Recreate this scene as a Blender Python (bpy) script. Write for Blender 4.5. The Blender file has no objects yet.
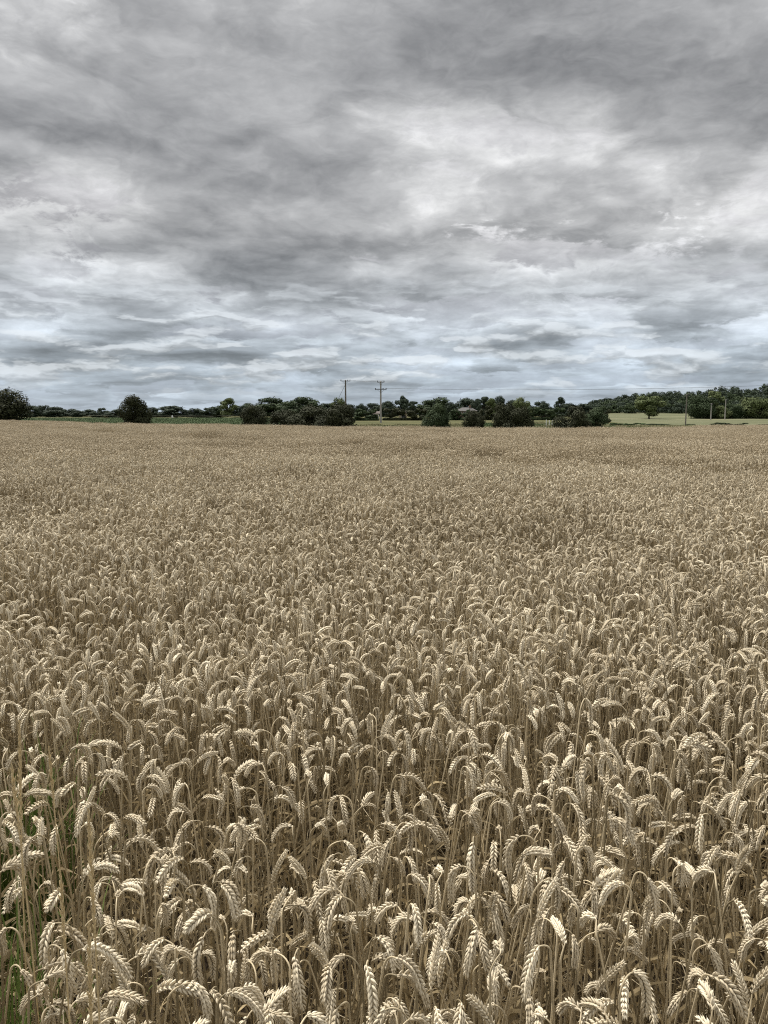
import bpy, math, random
import numpy as np

R = math.radians
sc = bpy.context.scene
COL = sc.collection

# ------------------------------------------------------------------ camera, sky, sun, exposure
EYE = 1.72
F_PX = 770.0                      # focal length in pixels of the 768 x 1024 frame
HORIZON = 414.0
PITCH = math.atan((512 - HORIZON) / F_PX)

cam_data = bpy.data.cameras.new("camera")
cam = bpy.data.objects.new("camera", cam_data)
COL.objects.link(cam)
cam_data.sensor_fit = 'VERTICAL'
cam_data.sensor_height = 36.0
cam_data.lens = F_PX / 1024 * 36.0
cam_data.clip_start = 0.05
cam_data.clip_end = 6000
cam.location = (0, 0, EYE)
cam.rotation_euler = (math.pi / 2 - PITCH, 0, 0)
sc.camera = cam

sc.render.engine = 'CYCLES'
sc.cycles.max_bounces = 6
sc.cycles.diffuse_bounces = 2
sc.cycles.glossy_bounces = 2
sc.cycles.transmission_bounces = 3
sc.cycles.transparent_max_bounces = 4
sc.cycles.volume_bounces = 0
sc.cycles.use_denoising = False
sc.cycles.filter_width = 1.1
sc.cycles.sample_clamp_indirect = 1.5
sc.cycles.sample_clamp_direct = 2.0
sc.view_settings.view_transform = 'Standard'
sc.view_settings.look = 'None'
sc.view_settings.gamma = 1
sc.view_settings.use_curve_mapping = False
sc.view_settings.exposure = 1.86

SUN_EL, SUN_AZ = 58.0, -42.0       # azimuth clockwise from the view direction (+Y)
sun_data = bpy.data.lights.new("sun", 'SUN')
sun_data.energy = 1.5
sun_data.angle = R(10)
sun_data.color = (1.0, 0.96, 0.90)
sun = bpy.data.objects.new("sun", sun_data)
COL.objects.link(sun)
sun.rotation_euler = (R(90 - SUN_EL), 0, R(180 - SUN_AZ))
sun.location = (0, 0, 60)


def pix_dir(px, py):
    """pixel of the frame -> (azimuth, elevation) in radians"""
    a = (px - 384) / F_PX
    b = (512 - py) / F_PX
    x, y, z = a, math.cos(PITCH) + b * math.sin(PITCH), -math.sin(PITCH) + b * math.cos(PITCH)
    return math.atan2(x, y), math.atan2(z, math.hypot(x, y))


def px_at(px, d):
    """world x of a frame column at distance d along the view"""
    return (px - 384) / F_PX * d


def z_at(py, d):
    """world height seen at frame row py at distance d (small angles)"""
    a, e = pix_dir(384, py)
    return EYE + d * math.tan(e)


class NT:
    """small helper to write node trees as expressions"""
    def __init__(self, tree):
        self.t = tree
        self.n = tree.nodes
        self.l = tree.links

    def new(self, kind, **kw):
        nd = self.n.new(kind)
        for k, v in kw.items():
            setattr(nd, k, v)
        return nd

    def put(self, sock, v):
        if hasattr(v, 'is_output'):
            self.l.new(v, sock)
        else:
            sock.default_value = v

    def m(self, op, a, b=0.0, c=0.0, clamp=False):
        nd = self.new('ShaderNodeMath', operation=op)
        nd.use_clamp = clamp
        for s, v in zip(nd.inputs, (a, b, c)):
            self.put(s, v)
        return nd.outputs[0]

    def v(self, op, a, b=(0, 0, 0), scale=None):
        nd = self.new('ShaderNodeVectorMath', operation=op)
        self.put(nd.inputs[0], a)
        self.put(nd.inputs[1], b)
        if scale is not None:
            self.put(nd.inputs['Scale'], scale)
        return nd.outputs['Value'] if op in ('LENGTH', 'DOT_PRODUCT') else nd.outputs[0]

    def noise(self, vec, scale, detail=4, rough=.5, dist=0.0, out=0, dims='3D'):
        nd = self.new('ShaderNodeTexNoise', noise_dimensions=dims)
        if vec is not None:
            self.put(nd.inputs['Vector'], vec)
        nd.inputs['Scale'].default_value = scale
        nd.inputs['Detail'].default_value = detail
        nd.inputs['Roughness'].default_value = rough
        nd.inputs['Distortion'].default_value = dist
        return nd.outputs[out]

    def ramp(self, fac, stops, interp='LINEAR'):
        nd = self.new('ShaderNodeValToRGB')
        cr = nd.color_ramp
        cr.interpolation = interp
        while len(cr.elements) < len(stops):
            cr.elements.new(0.5)
        for e, (p, c) in zip(cr.elements, stops):
            e.position = p
            e.color = (*c, 1) if len(c) == 3 else c
        self.put(nd.inputs[0], fac)
        return nd.outputs[0]

    def mix(self, fac, a, b, blend='MIX'):
        nd = self.new('ShaderNodeMix', data_type='RGBA', blend_type=blend)
        nd.clamp_factor = True
        self.put(nd.inputs[0], fac)
        for s, v in ((nd.inputs[6], a), (nd.inputs[7], b)):
            if isinstance(v, tuple) and len(v) == 3:
                v = (*v, 1)
            self.put(s, v)
        return nd.outputs[2]

    def smooth(self, x, lo, hi):
        nd = self.new('ShaderNodeMapRange', interpolation_type='SMOOTHSTEP')
        self.put(nd.inputs['Value'], x)
        nd.inputs['From Min'].default_value = lo
        nd.inputs['From Max'].default_value = hi
        return nd.outputs[0]


world = bpy.data.worlds.new("World")
sc.world = world
world.use_nodes = True
world.cycles.sampling_method = 'MANUAL'
world.cycles.sample_map_resolution = 512
wt = world.node_tree
wt.nodes.clear()
W = NT(wt)
tc = W.new('ShaderNodeTexCoord')
d = W.v('NORMALIZE', tc.outputs['Generated'])
sep = W.new('ShaderNodeSeparateXYZ')
W.l.new(d, sep.inputs[0])
dx, dy, dz = sep.outputs
zc = W.m('MAXIMUM', dz, 0.0)
el = W.m('ARCSINE', zc)
az = W.m('ARCTAN2', dx, dy)
inv = W.m('DIVIDE', 1.0, W.m('ADD', zc, 0.15))
flat = W.new('ShaderNodeCombineXYZ')
W.put(flat.inputs[0], dx)
W.put(flat.inputs[1], dy)
p0 = W.v('SCALE', flat.outputs[0], scale=inv)           # the cloud deck, seen from below
p0 = W.v('ADD', p0, (37.2, 11.7, 3.1))
warp = W.v('SUBTRACT', W.noise(p0, 0.8, 3, .5, out=1), (.5, .5, .5))
p1 = W.v('ADD', p0, W.v('SCALE', warp, scale=0.55))
toward = W.v('SCALE', flat.outputs[0], scale=W.m('MULTIPLY', inv, -0.045))
p1b = W.v('ADD', p1, toward)
nA = W.noise(p1, 0.85, 9, .56)
nB = W.noise(p1b, 0.85, 9, .56)
nC = W.noise(p1, 2.4, 9, .62)
nL = W.noise(W.v('ADD', p0, (5.0, 9.0, 0.0)), 0.33, 2, .5)
relief = W.m('SUBTRACT', nA, nB)
# the heaps of cloud have height as well: a lumpy layer that does not flatten towards the horizon
q0 = W.v('MULTIPLY', d, (6.0, 6.0, 15.0))
q0 = W.v('ADD', q0, W.v('SCALE', W.v('SUBTRACT', W.noise(q0, 0.9, 3, .5, out=1), (.5, .5, .5)), scale=0.9))
qA = W.noise(q0, 1.0, 9, .64)
qB = W.noise(W.v('ADD', q0, (0.0, 0.0, 0.22)), 1.0, 9, .64)
lump = W.m('SUBTRACT', qA, qB)
r0 = W.v('ADD', W.v('MULTIPLY', d, (17.0, 17.0, 36.0)), W.v('SCALE', W.v('SUBTRACT', W.noise(q0, 2.0, 2, .5, out=1), (.5, .5, .5)), scale=1.2))
bil = W.m('ABSOLUTE', W.m('SUBTRACT', W.noise(r0, 1.0, 5, .6), 0.5))      # 0 in the creases between the heaps
bilB = W.m('ABSOLUTE', W.m('SUBTRACT', W.noise(W.v('ADD', r0, (0.0, 0.0, 0.22)), 1.0, 5, .6), 0.5))
puff = W.m('SUBTRACT', bil, bilB)

# broad heavy and thin places of this particular overcast: (px, py, width px, height px, amount)
BLOBS = [
    (520, 60, 260, 70, .12), (650, 30, 200, 60, .10), (765, 100, 42, 20, .30), (330, 40, 120, 40, .05),
    (430, 128, 95, 22, -.15), (80, 185, 110, 22, -.12), (690, 232, 60, 18, -.07), (100, 245, 120, 26, .06), (60, 275, 80, 14, -.05), (290, 222, 120, 18, -.09),
    (60, 50, 130, 60, .01), (250, 60, 60, 40, -.04), (560, 130, 70, 30, -.05),
    (400, 262, 120, 30, .10), (600, 285, 120, 20, .12), (200, 255, 140, 22, .06), (190, 150, 110, 26, .06),
    (35, 330, 45, 10, -.06), (25, 350, 60, 8, .12), (265, 322, 55, 12, -.13), (262, 304, 16, 4, .14), (80, 300, 110, 14, .05), (485, 362, 60, 6, -.10),
    (600, 345, 160, 16, .05), (748, 327, 30, 7, -.05), (440, 342, 60, 10, .05), (40, 362, 70, 12, .10), (180, 348, 50, 9, .10),
    (640, 170, 80, 30, -.05), (110, 118, 130, 24, .05),
]
dens = W.m('ADD', W.m('MULTIPLY', nA, 0.72), W.m('MULTIPLY', nL, 0.24))
dens = W.m('ADD', dens, W.m('MULTIPLY', nC, 0.14))
dens = W.m('ADD', dens, W.m('MULTIPLY', qA, 0.62))
dens = W.m('ADD', dens, W.m('MULTIPLY', bil, -0.34))
dens = W.m('SUBTRACT', dens, 0.272)
for bx_, by_, bw_, bh_, ba_ in BLOBS:
    a0, e0 = pix_dir(bx_, by_)
    qa = W.m('MULTIPLY', W.m('SUBTRACT', az, a0), F_PX / bw_)
    qe = W.m('MULTIPLY', W.m('SUBTRACT', el, e0), F_PX / bh_)
    g = W.m('EXPONENT', W.m('MULTIPLY', W.m('ADD', W.m('MULTIPLY', qa, qa), W.m('MULTIPLY', qe, qe)), -1.0))
    dens = W.m('MULTIPLY_ADD', g, ba_, dens)
cloud = W.ramp(dens, [(.28, (.80, .80, .795)), (.40, (.60, .60, .60)), (.50, (.425, .422, .424)),
                      (.60, (.300, .295, .298)), (.78, (.175, .172, .176))])
lift = W.m('ADD', 1.0, W.m('ADD', W.m('MULTIPLY', relief, 2.1), W.m('ADD', W.m('MULTIPLY', lump, 1.1), W.m('MULTIPLY', puff, -0.9))))
lift = W.m('MAXIMUM', lift, 0.35)
cl2 = W.v('SCALE', cloud, scale=lift)
# a lower deck of broken stratocumulus with firm, lit edges and grey undersides
inv2 = W.m('DIVIDE', 1.0, W.m('ADD', zc, 0.115))
u0 = W.v('ADD', W.v('SCALE', flat.outputs[0], scale=inv2), (12.4, 5.3, 7.7))
u0 = W.v('ADD', u0, W.v('SCALE', W.v('SUBTRACT', W.noise(q0, 0.8, 2, .5, out=1), (.5, .5, .5)), scale=0.35))
u1 = W.v('ADD', u0, W.v('SCALE', W.v('SUBTRACT', W.noise(r0, 0.8, 3, .5, out=1), (.5, .5, .5)), scale=0.20))
hA = W.noise(u1, 1.45, 6, .50)
hB = W.noise(W.v('ADD', u1, W.v('SCALE', flat.outputs[0], scale=W.m('MULTIPLY', inv2, -0.05))), 1.45, 6, .50)
hblob = W.m('SUBTRACT', dens, W.m('ADD', W.m('MULTIPLY', nA, .30), .28))
deck = W.m('ADD', hA, W.m('MULTIPLY', hblob, .70))
deck = W.m('ADD', deck, W.m('MULTIPLY', bil, -.16))
edge_lit = W.m('MULTIPLY', W.m('SUBTRACT', hA, hB), 4.4)
alpha = W.smooth(deck, .500, .575)
deck_c = W.ramp(deck, [(.49, (.55, .55, .548)), (.55, (.402, .402, .398)), (.65, (.270, .270, .268)), (.80, (.186, .186, .185))])
deck_l = W.m('MAXIMUM', W.m('ADD', W.m('ADD', 1.0, edge_lit), W.m('ADD', W.m('MULTIPLY', lump, .8), W.m('MULTIPLY', puff, -.7))), .55)
deck_c = W.v('SCALE', deck_c, scale=W.m('MINIMUM', deck_l, 1.7))
cl2 = W.mix(W.m('MULTIPLY', alpha, .92), cl2, deck_c)
# banks of small heaped clouds low over the land: flat grey feet, pale tops
k0 = W.v('MULTIPLY', d, (8.5, 8.5, 44.0))
k0 = W.v('ADD', k0, W.v('SCALE', W.v('SUBTRACT', W.noise(W.v('MULTIPLY', d, (26.0, 26.0, 60.0)), 1.0, 3, .55, out=1), (.5, .5, .5)), scale=0.55))
k0 = W.v('ADD', k0, (3.7, 1.9, 8.2))
kA = W.noise(k0, 1.0, 5, .50)
kB = W.noise(W.v('ADD', k0, (0.0, 0.0, 0.30)), 1.0, 5, .50)
heap = W.smooth(kA, .485, .585)
top_lit = W.m('MULTIPLY', W.m('SUBTRACT', kA, kB), 2.6)
heap_v = W.m('MINIMUM', W.m('MAXIMUM', W.m('ADD', .36, top_lit), .22), .56)
heap_c = W.new('ShaderNodeCombineXYZ')
for q_ in range(3):
    W.put(heap_c.inputs[q_], heap_v)
band = W.m('MULTIPLY', W.smooth(el, .012, .05), W.m('SUBTRACT', 1.0, W.smooth(el, .10, .20)))
# the bluish air low down, and the pale band right above the horizon
low = W.m('SUBTRACT', 1.0, W.smooth(el, 0.02, 0.24))
blue = W.v('MULTIPLY', cl2, (.655, .765, .885))
cl3 = W.mix(low, cl2, blue)
rim = W.m('MULTIPLY', W.m('SUBTRACT', 1.0, W.smooth(el, 0.0, 0.075)), .42)
cl4 = W.mix(rim, cl3, (.295, .345, .400))
heap_t = W.v('MULTIPLY', heap_c.outputs[0], (.90, .955, 1.0))
cl4 = W.mix(W.m('MULTIPLY', W.m('MULTIPLY', heap, band), .60), cl4, heap_t)
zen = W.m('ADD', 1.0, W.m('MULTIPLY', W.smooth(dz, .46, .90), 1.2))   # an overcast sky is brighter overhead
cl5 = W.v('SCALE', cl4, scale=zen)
sky = W.new('ShaderNodeTexSky', sky_type='NISHITA')
sky.sun_disc = False
sky.sun_elevation = R(SUN_EL)
sky.sun_rotation = R(SUN_AZ)
bg_sky = W.new('ShaderNodeBackground')
W.l.new(sky.outputs[0], bg_sky.inputs[0])
bg_sky.inputs[1].default_value = 0.06
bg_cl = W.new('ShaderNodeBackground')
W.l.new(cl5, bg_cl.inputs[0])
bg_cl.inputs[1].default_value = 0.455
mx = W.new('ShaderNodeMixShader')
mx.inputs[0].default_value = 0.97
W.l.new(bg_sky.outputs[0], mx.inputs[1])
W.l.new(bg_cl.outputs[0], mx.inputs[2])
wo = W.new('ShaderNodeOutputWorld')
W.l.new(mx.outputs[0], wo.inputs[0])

# ==== END SKY
# ------------------------------------------------------------------ helpers
rng = np.random.default_rng(11)
random.seed(5)


def material(name, rough=.8, spec=.2):
    m = bpy.data.materials.new(name)
    m.use_nodes = True
    t = NT(m.node_tree)
    b = next(n for n in t.n if n.type == 'BSDF_PRINCIPLED')
    b.inputs['Roughness'].default_value = rough
    b.inputs['Specular IOR Level'].default_value = spec
    return m, t, b


class MB:
    """gathers vertices and faces (triangles or quads) with one float attribute 'tint' and a material slot per face"""
    def __init__(self):
        self.V, self.T, self.F, self.S, self.n = [], [], [], [], 0

    def add(self, verts, faces, tint=0.5, slot=0):
        verts = np.asarray(verts, np.float32).reshape(-1, 3)
        faces = np.asarray(faces, np.int32)
        self.V.append(verts)
        self.T.append(np.full(len(verts), tint, np.float32) if np.isscalar(tint) else np.asarray(tint, np.float32))
        self.F.append(faces + self.n)
        self.S.append(np.full(len(faces), slot, np.int32))
        self.n += len(verts)

    def merge(self, other, mat3=None, off=(0, 0, 0), tint=None):
        for v, t in zip(other.V, other.T):
            pass
        V = np.concatenate(other.V)
        T = np.concatenate(other.T)
        if mat3 is not None:
            V = V @ np.asarray(mat3, np.float32).T
        V = V + np.asarray(off, np.float32)
        self.V.append(V)
        self.T.append(T if tint is None else np.clip(T + tint, 0, 1))
        for f, s in zip(other.F, other.S):
            self.F.append(f + self.n)
            self.S.append(s)
        self.n += len(V)

    def mesh(self, name, mats, smooth=True):
        me = bpy.data.meshes.new(name)
        V = np.concatenate(self.V)
        me.vertices.add(len(V))
        me.vertices.foreach_set('co', V.ravel())
        sizes = np.concatenate([np.full(len(f), f.shape[1], np.int32) for f in self.F])
        loops = np.concatenate([f.ravel() for f in self.F])
        starts = np.concatenate(([0], np.cumsum(sizes)[:-1])).astype(np.int32)
        me.loops.add(len(loops))
        me.loops.foreach_set('vertex_index', loops)
        me.polygons.add(len(sizes))
        me.polygons.foreach_set('loop_start', starts)
        me.polygons.foreach_set('loop_total', sizes)
        for m in mats:
            me.materials.append(m)
        me.polygons.foreach_set('material_index', np.concatenate(self.S))
        me.polygons.foreach_set('use_smooth', np.full(len(sizes), smooth))
        a = me.attributes.new('tint', 'FLOAT', 'POINT')
        a.data.foreach_set('value', np.concatenate(self.T))
        me.update()
        me.validate()
        return me


def link(name, me, parent=None, loc=None, label=None, cat=None, group=None, kind=None):
    o = bpy.data.objects.new(name, me)
    COL.objects.link(o)
    if parent is not None:
        o.parent = parent
    if loc is not None:
        o.location = loc
    tag(o, label, cat, group, kind)
    return o


def tag(o, label=None, cat=None, group=None, kind=None):
    for k, v in (('label', label), ('category', cat), ('group', group), ('kind', kind)):
        if v:
            o[k] = v
    return o


def ring_faces(n_ring, k, closed_tip=False):
    i = np.arange(n_ring - 1)[:, None] * k
    j = np.arange(k)[None, :]
    jn = (j + 1) % k
    return np.stack([i + j, i + jn, i + k + jn, i + k + j], -1).reshape(-1, 4)


def tube(P, rad, k, B=None):
    """tube along the path P; B is the constant normal of the path's plane (any vector not along the path otherwise)"""
    P = np.asarray(P, float)
    T = np.gradient(P, axis=0)
    T /= np.linalg.norm(T, axis=1)[:, None] + 1e-12
    B = np.asarray(B if B is not None else (0.31, 0.77, 0.13), float)
    N = np.cross(T, B)
    N /= np.linalg.norm(N, axis=1)[:, None] + 1e-12
    B2 = np.cross(T, N)
    a = np.arange(k) / k * 2 * np.pi
    rad = np.broadcast_to(np.asarray(rad, float), (len(P),))
    V = P[:, None] + rad[:, None, None] * (np.cos(a)[None, :, None] * N[:, None] + np.sin(a)[None, :, None] * B2[:, None])
    return V.reshape(-1, 3), ring_faces(len(P), k)


def ribbon(P, width, side):
    P = np.asarray(P, float)
    w = np.asarray(width, float)[:, None]
    side = np.asarray(side, float)
    V = np.stack([P - side * w, P + side * w], 1).reshape(-1, 3)
    i = np.arange(len(P) - 1)[:, None] * 2
    return V, np.concatenate([i, i + 1, i + 3, i + 2], 1)


# ------------------------------------------------------------------ lie of the land
EDGE_PX = [(-900, 260), (-300, 195), (0, 150), (130, 120), (350, 74), (500, 64), (630, 65), (700, 84), (768, 92), (1100, 100), (2200, 140)]   # far edge of the wheat


def edge_dist(x, y):
    px = 384 + F_PX * x / np.maximum(y, 1e-3)
    px = np.where(y <= 0, np.where(x > 0, 2200, -900), px)
    return np.interp(px, [e[0] for e in EDGE_PX], [e[1] for e in EDGE_PX])


def ground_z(x, y):
    x = np.asarray(x, float)
    y = np.asarray(y, float)
    left = np.interp(y, [0, 110, 150, 170, 250, 400, 3200], [0, -.64, -.35, -.17, .2, .5, 1.5])
    right = np.interp(y, [0, 110, 150, 200, 260, 320, 380, 450, 520, 600, 3200], [0, -.66, -.90, -1.1, -.4, .8, 2.1, 6, 10, 12, 12])
    w = np.clip((x / np.maximum(y, 60) - 0.22) / 0.08, 0, 1)
    w = w * w * (3 - 2 * w)
    return left * (1 - w) + right * w


def sheet(xs, ys, name, mat, lift=0.0, inside=None, kind='structure', label=None, cat=None):
    X, Y = np.meshgrid(xs, ys)
    V = np.stack([X, Y, ground_z(X, Y) + lift], -1).reshape(-1, 3)
    nx = len(xs)
    i, j = np.meshgrid(np.arange(len(ys) - 1), np.arange(nx - 1), indexing='ij')
    a = (i * nx + j).ravel()
    F = np.stack([a, a + 1, a + nx + 1, a + nx], -1)
    if inside is not None:
        c = V[F].mean(1)
        F = F[inside(c[:, 0], c[:, 1])]
        used, inv_ = np.unique(F, return_inverse=True)
        V, F = V[used], inv_.reshape(-1, 4)
    b = MB()
    b.add(V, F)
    return link(name, b.mesh(name, [mat]), kind=kind, label=label, cat=cat)


m_ground, t, b = material('earth_and_rough_grass', .95, .1)
g = t.new('ShaderNodeTexCoord').outputs['Object']
n1 = t.noise(g, .05, 5, .6)
n2 = t.noise(g, 1.3, 5, .6)
cgr = t.ramp(t.m('ADD', t.m('MULTIPLY', n1, .6), t.m('MULTIPLY', n2, .4)), [(.3, (.050, .055, .022)), (.5, (.085, .085, .036)), (.7, (.135, .120, .058))])
csoil = t.ramp(n2, [(.3, (.040, .029, .019)), (.7, (.085, .063, .040))])
sepg = t.new('ShaderNodeSeparateXYZ')
t.l.new(g, sepg.inputs[0])
t.put(b.inputs['Base Color'], t.mix(t.smooth(sepg.outputs[1], 45, 75), csoil, cgr))
bump = t.new('ShaderNodeBump')
bump.inputs['Strength'].default_value = .6
bump.inputs['Distance'].default_value = .05
t.put(bump.inputs['Height'], t.noise(g, 9, 5, .6))
t.put(b.inputs['Normal'], bump.outputs[0])
gx = np.concatenate([np.linspace(-2600, -400, 12)[:-1], np.linspace(-400, 500, 91), np.linspace(500, 2600, 12)[1:]])
gy = np.concatenate([np.linspace(-60, 120, 61), np.linspace(130, 700, 58), np.linspace(760, 3200, 14)])
sheet(gx, gy, 'ground', m_ground)

# ------------------------------------------------------------------ wheat
def straw(name, lo, hi, rough=.55, trans=.0, fib=None):
    m, t, b = material(name, rough, .25)
    at = t.new('ShaderNodeAttribute', attribute_name='tint', attribute_type='GEOMETRY')
    oi = t.new('ShaderNodeObjectInfo')
    tco = t.new('ShaderNodeTexCoord')
    n = t.noise(tco.outputs['Object'], 160 if fib is None else fib, 3, .6)
    f = t.m('ADD', t.m('MULTIPLY', at.outputs['Fac'], .62), t.m('MULTIPLY', oi.outputs['Random'], .18))
    f = t.m('ADD', f, t.m('MULTIPLY', n, .25))
    col = t.ramp(f, [(.15, lo), (.85, hi)])
    t.put(b.inputs['Base Color'], col)
    if trans:
        tr = t.new('ShaderNodeBsdfTranslucent')
        t.put(tr.inputs[0], col)
        mxs = t.new('ShaderNodeMixShader')
        mxs.inputs[0].default_value = trans
        out = next(n_ for n_ in t.n if n_.type == 'OUTPUT_MATERIAL')
        t.l.new(b.outputs[0], mxs.inputs[1])
        t.l.new(tr.outputs[0], mxs.inputs[2])
        t.l.new(mxs.outputs[0], out.inputs[0])
    return m


m_ear = straw('ripe_wheat_chaff', (.36, .288, .180), (.82, .730, .550), .7)
m_stem = straw('wheat_straw', (.13, .100, .052), (.58, .482, .315), .5)
m_leaf = straw('dry_wheat_leaf', (.10, .072, .038), (.46, .36, .20), .8, .2)
MATS = [m_stem, m_ear, m_leaf]


def curve_path(H, lean, end_ear, th_neck, ear_len, neck_len, r):
    """planar path of one plant: returns stem points, ear points and tangent angles (in the x-z plane)"""
    # angle from vertical along the stem
    ns = 13
    s_st = np.concatenate([np.linspace(0, 1 - 0.0, 5)[:-1] * 0.8, np.linspace(.8, 1.0, 2)])
    th_s = lean * (.5 + .7 * s_st)
    th_n = np.linspace(0, 1, 8)[1:]
    th_n = th_s[-1] + (th_neck - th_s[-1]) * th_n ** 1.35
    th_e = np.linspace(0, 1, 15)
    th_e = th_neck + (end_ear - th_neck) * (1 - (1 - th_e) ** 1.9)
    L = H

    def integ(th, ds, p):
        pts = [p]
        for a in th:
            p = p + ds * np.array([math.sin(a), 0, math.cos(a)])
            pts.append(p)
        return pts
    for _ in range(3):
        st = [np.zeros(3)]
        for a, b_ in zip(s_st[:-1], s_st[1:]):
            ds = (b_ - a) * L
            th = np.interp((a + b_) / 2, s_st, th_s)
            st.append(st[-1] + ds * np.array([math.sin(th), 0, math.cos(th)]))
        nk = integ(th_n, neck_len / len(th_n), st[-1])
        er = integ(th_e[1:], ear_len / 14, nk[-1])
        top = max(p[2] for p in st + nk + er)
        L *= 1 + (H - top) / max(L, .1)
    stem = np.array(st + nk[1:])
    return stem, np.array(er), th_e


FORMS = {   # end-of-ear angle, angle at the neck, chance
    'hooked': ((168, 190), (85, 135), .46),
    'arched': ((148, 172), (55, 100), .32),
    'nodding': ((95, 140), (25, 60), .13),
    'upright': ((15, 50), (5, 20), .09),
}


def floret_template(k, prof):
    a = np.arange(k) / k * 2 * np.pi
    t_, r_ = np.array(prof).T
    V = np.stack([np.repeat(r_, k) * np.tile(np.cos(a), len(t_)), np.repeat(r_, k) * np.tile(np.sin(a), len(t_)), np.repeat(t_, k)], -1)
    return V, ring_faces(len(t_), k)


FL_HI = floret_template(6, [(0, .35), (.14, .82), (.38, 1.0), (.62, .82), (.84, .36), (.93, .10), (1.14, .02)])
FL_MID = floret_template(4, [(0, .45), (.35, 1.0), (.75, .62), (1.1, .03)])


def add_ear(mb, P, th, r, detail, tint, B=np.array([0, 1.0, 0]), slot=1):
    n_sp = int(r.integers(17, 23)) if detail != 'low' else 12
    L = np.linalg.norm(np.diff(P, axis=0), axis=1).sum()
    psi = r.uniform(0, np.pi)
    tw = r.uniform(-.8, .8)
    fat = r.uniform(.84, 1.16)
    tm, fc = FL_HI if detail == 'hi' else FL_MID
    s = np.linspace(0, 1, len(P))
    for i in range(n_sp + 1):
        u = i / n_sp * .97
        c = np.array([np.interp(u, s, P[:, q]) for q in range(3)])
        a = np.interp(u, s, th)
        T = np.array([math.sin(a), 0, math.cos(a)])
        N = np.cross(B, T)
        w = psi + tw * u
        row = math.cos(w) * N + math.sin(w) * B
        fan = np.cross(T, row)
        side = 1 if i % 2 else -1
        env = (.62 + .48 * min(1, u / .22)) * (1.0 if u < .72 else 1.0 - .40 * (u - .72) / .28) * fat
        tip = i == n_sp
        for j in ((-1, 0, 1) if detail == 'hi' else ((-.75, .75) if detail == 'mid2' else (0,))):
            open_ = r.uniform(.34, .62) * (0 if tip else 1)
            spread = j * r.uniform(.24, .40)
            d_ = T + row * side * math.tan(open_) + fan * math.tan(spread)
            d_ /= np.linalg.norm(d_)
            base = c + row * side * .0011 * (0 if tip else 1) + fan * j * .0019 * env
            e1 = np.cross(d_, fan if j == 0 else row)
            e1 /= np.linalg.norm(e1)
            e2 = np.cross(d_, e1)
            ln = (.0100 if detail == 'hi' else .0106) * env * r.uniform(.9, 1.12)
            wd = (.0021 if detail == 'hi' else (.0029 if detail == 'mid2' else .0046)) * env
            wd2 = wd * (.82 if detail != 'mid' else .95)
            V = base + tm[:, :1] * e1 * wd + tm[:, 1:2] * e2 * wd2 + tm[:, 2:3] * d_ * ln
            mb.add(V, fc, tint + r.uniform(-.16, .16), slot)
    # rachis so that the ear is one body
    if detail == 'hi':
        V, f = tube(P, np.linspace(.0016, .0010, len(P)), 5, B)
        mb.add(V, f, tint - .1, slot)


def leaf_shape(mb, p, r, az, length, tint, seg, slot=2, up=None):
    up = r.uniform(-.2, 1.1) if up is None else up
    th = r.uniform(.2, .9)
    end = r.uniform(1.6, 2.9)
    pts, q = [], np.array(p, float)
    hd = np.array([math.cos(az), math.sin(az), 0])
    for i in range(seg + 1):
        u = i / seg
        pts.append(q.copy())
        a = th + (end - th) * u ** 1.2
        q = q + length / seg * (hd * math.sin(a) + np.array([0, 0, math.cos(a)]))
        hd = hd + np.array([-hd[1], hd[0], 0]) * r.uniform(-.25, .25)
        hd /= np.linalg.norm(hd)
    u = np.linspace(0, 1, seg + 1)
    sd = np.stack([np.array([-math.sin(az + 2.2 * x * r.uniform(.4, 1)), math.cos(az + 2.2 * x), .5 * math.sin(3 * x)]) for x in u])
    V, f = ribbon(pts, .0034 * np.sin(np.pi * np.clip(.25 + .75 * u, 0, 1)) ** .7 + .0003, sd)
    mb.add(V, f, tint, slot)


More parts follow.
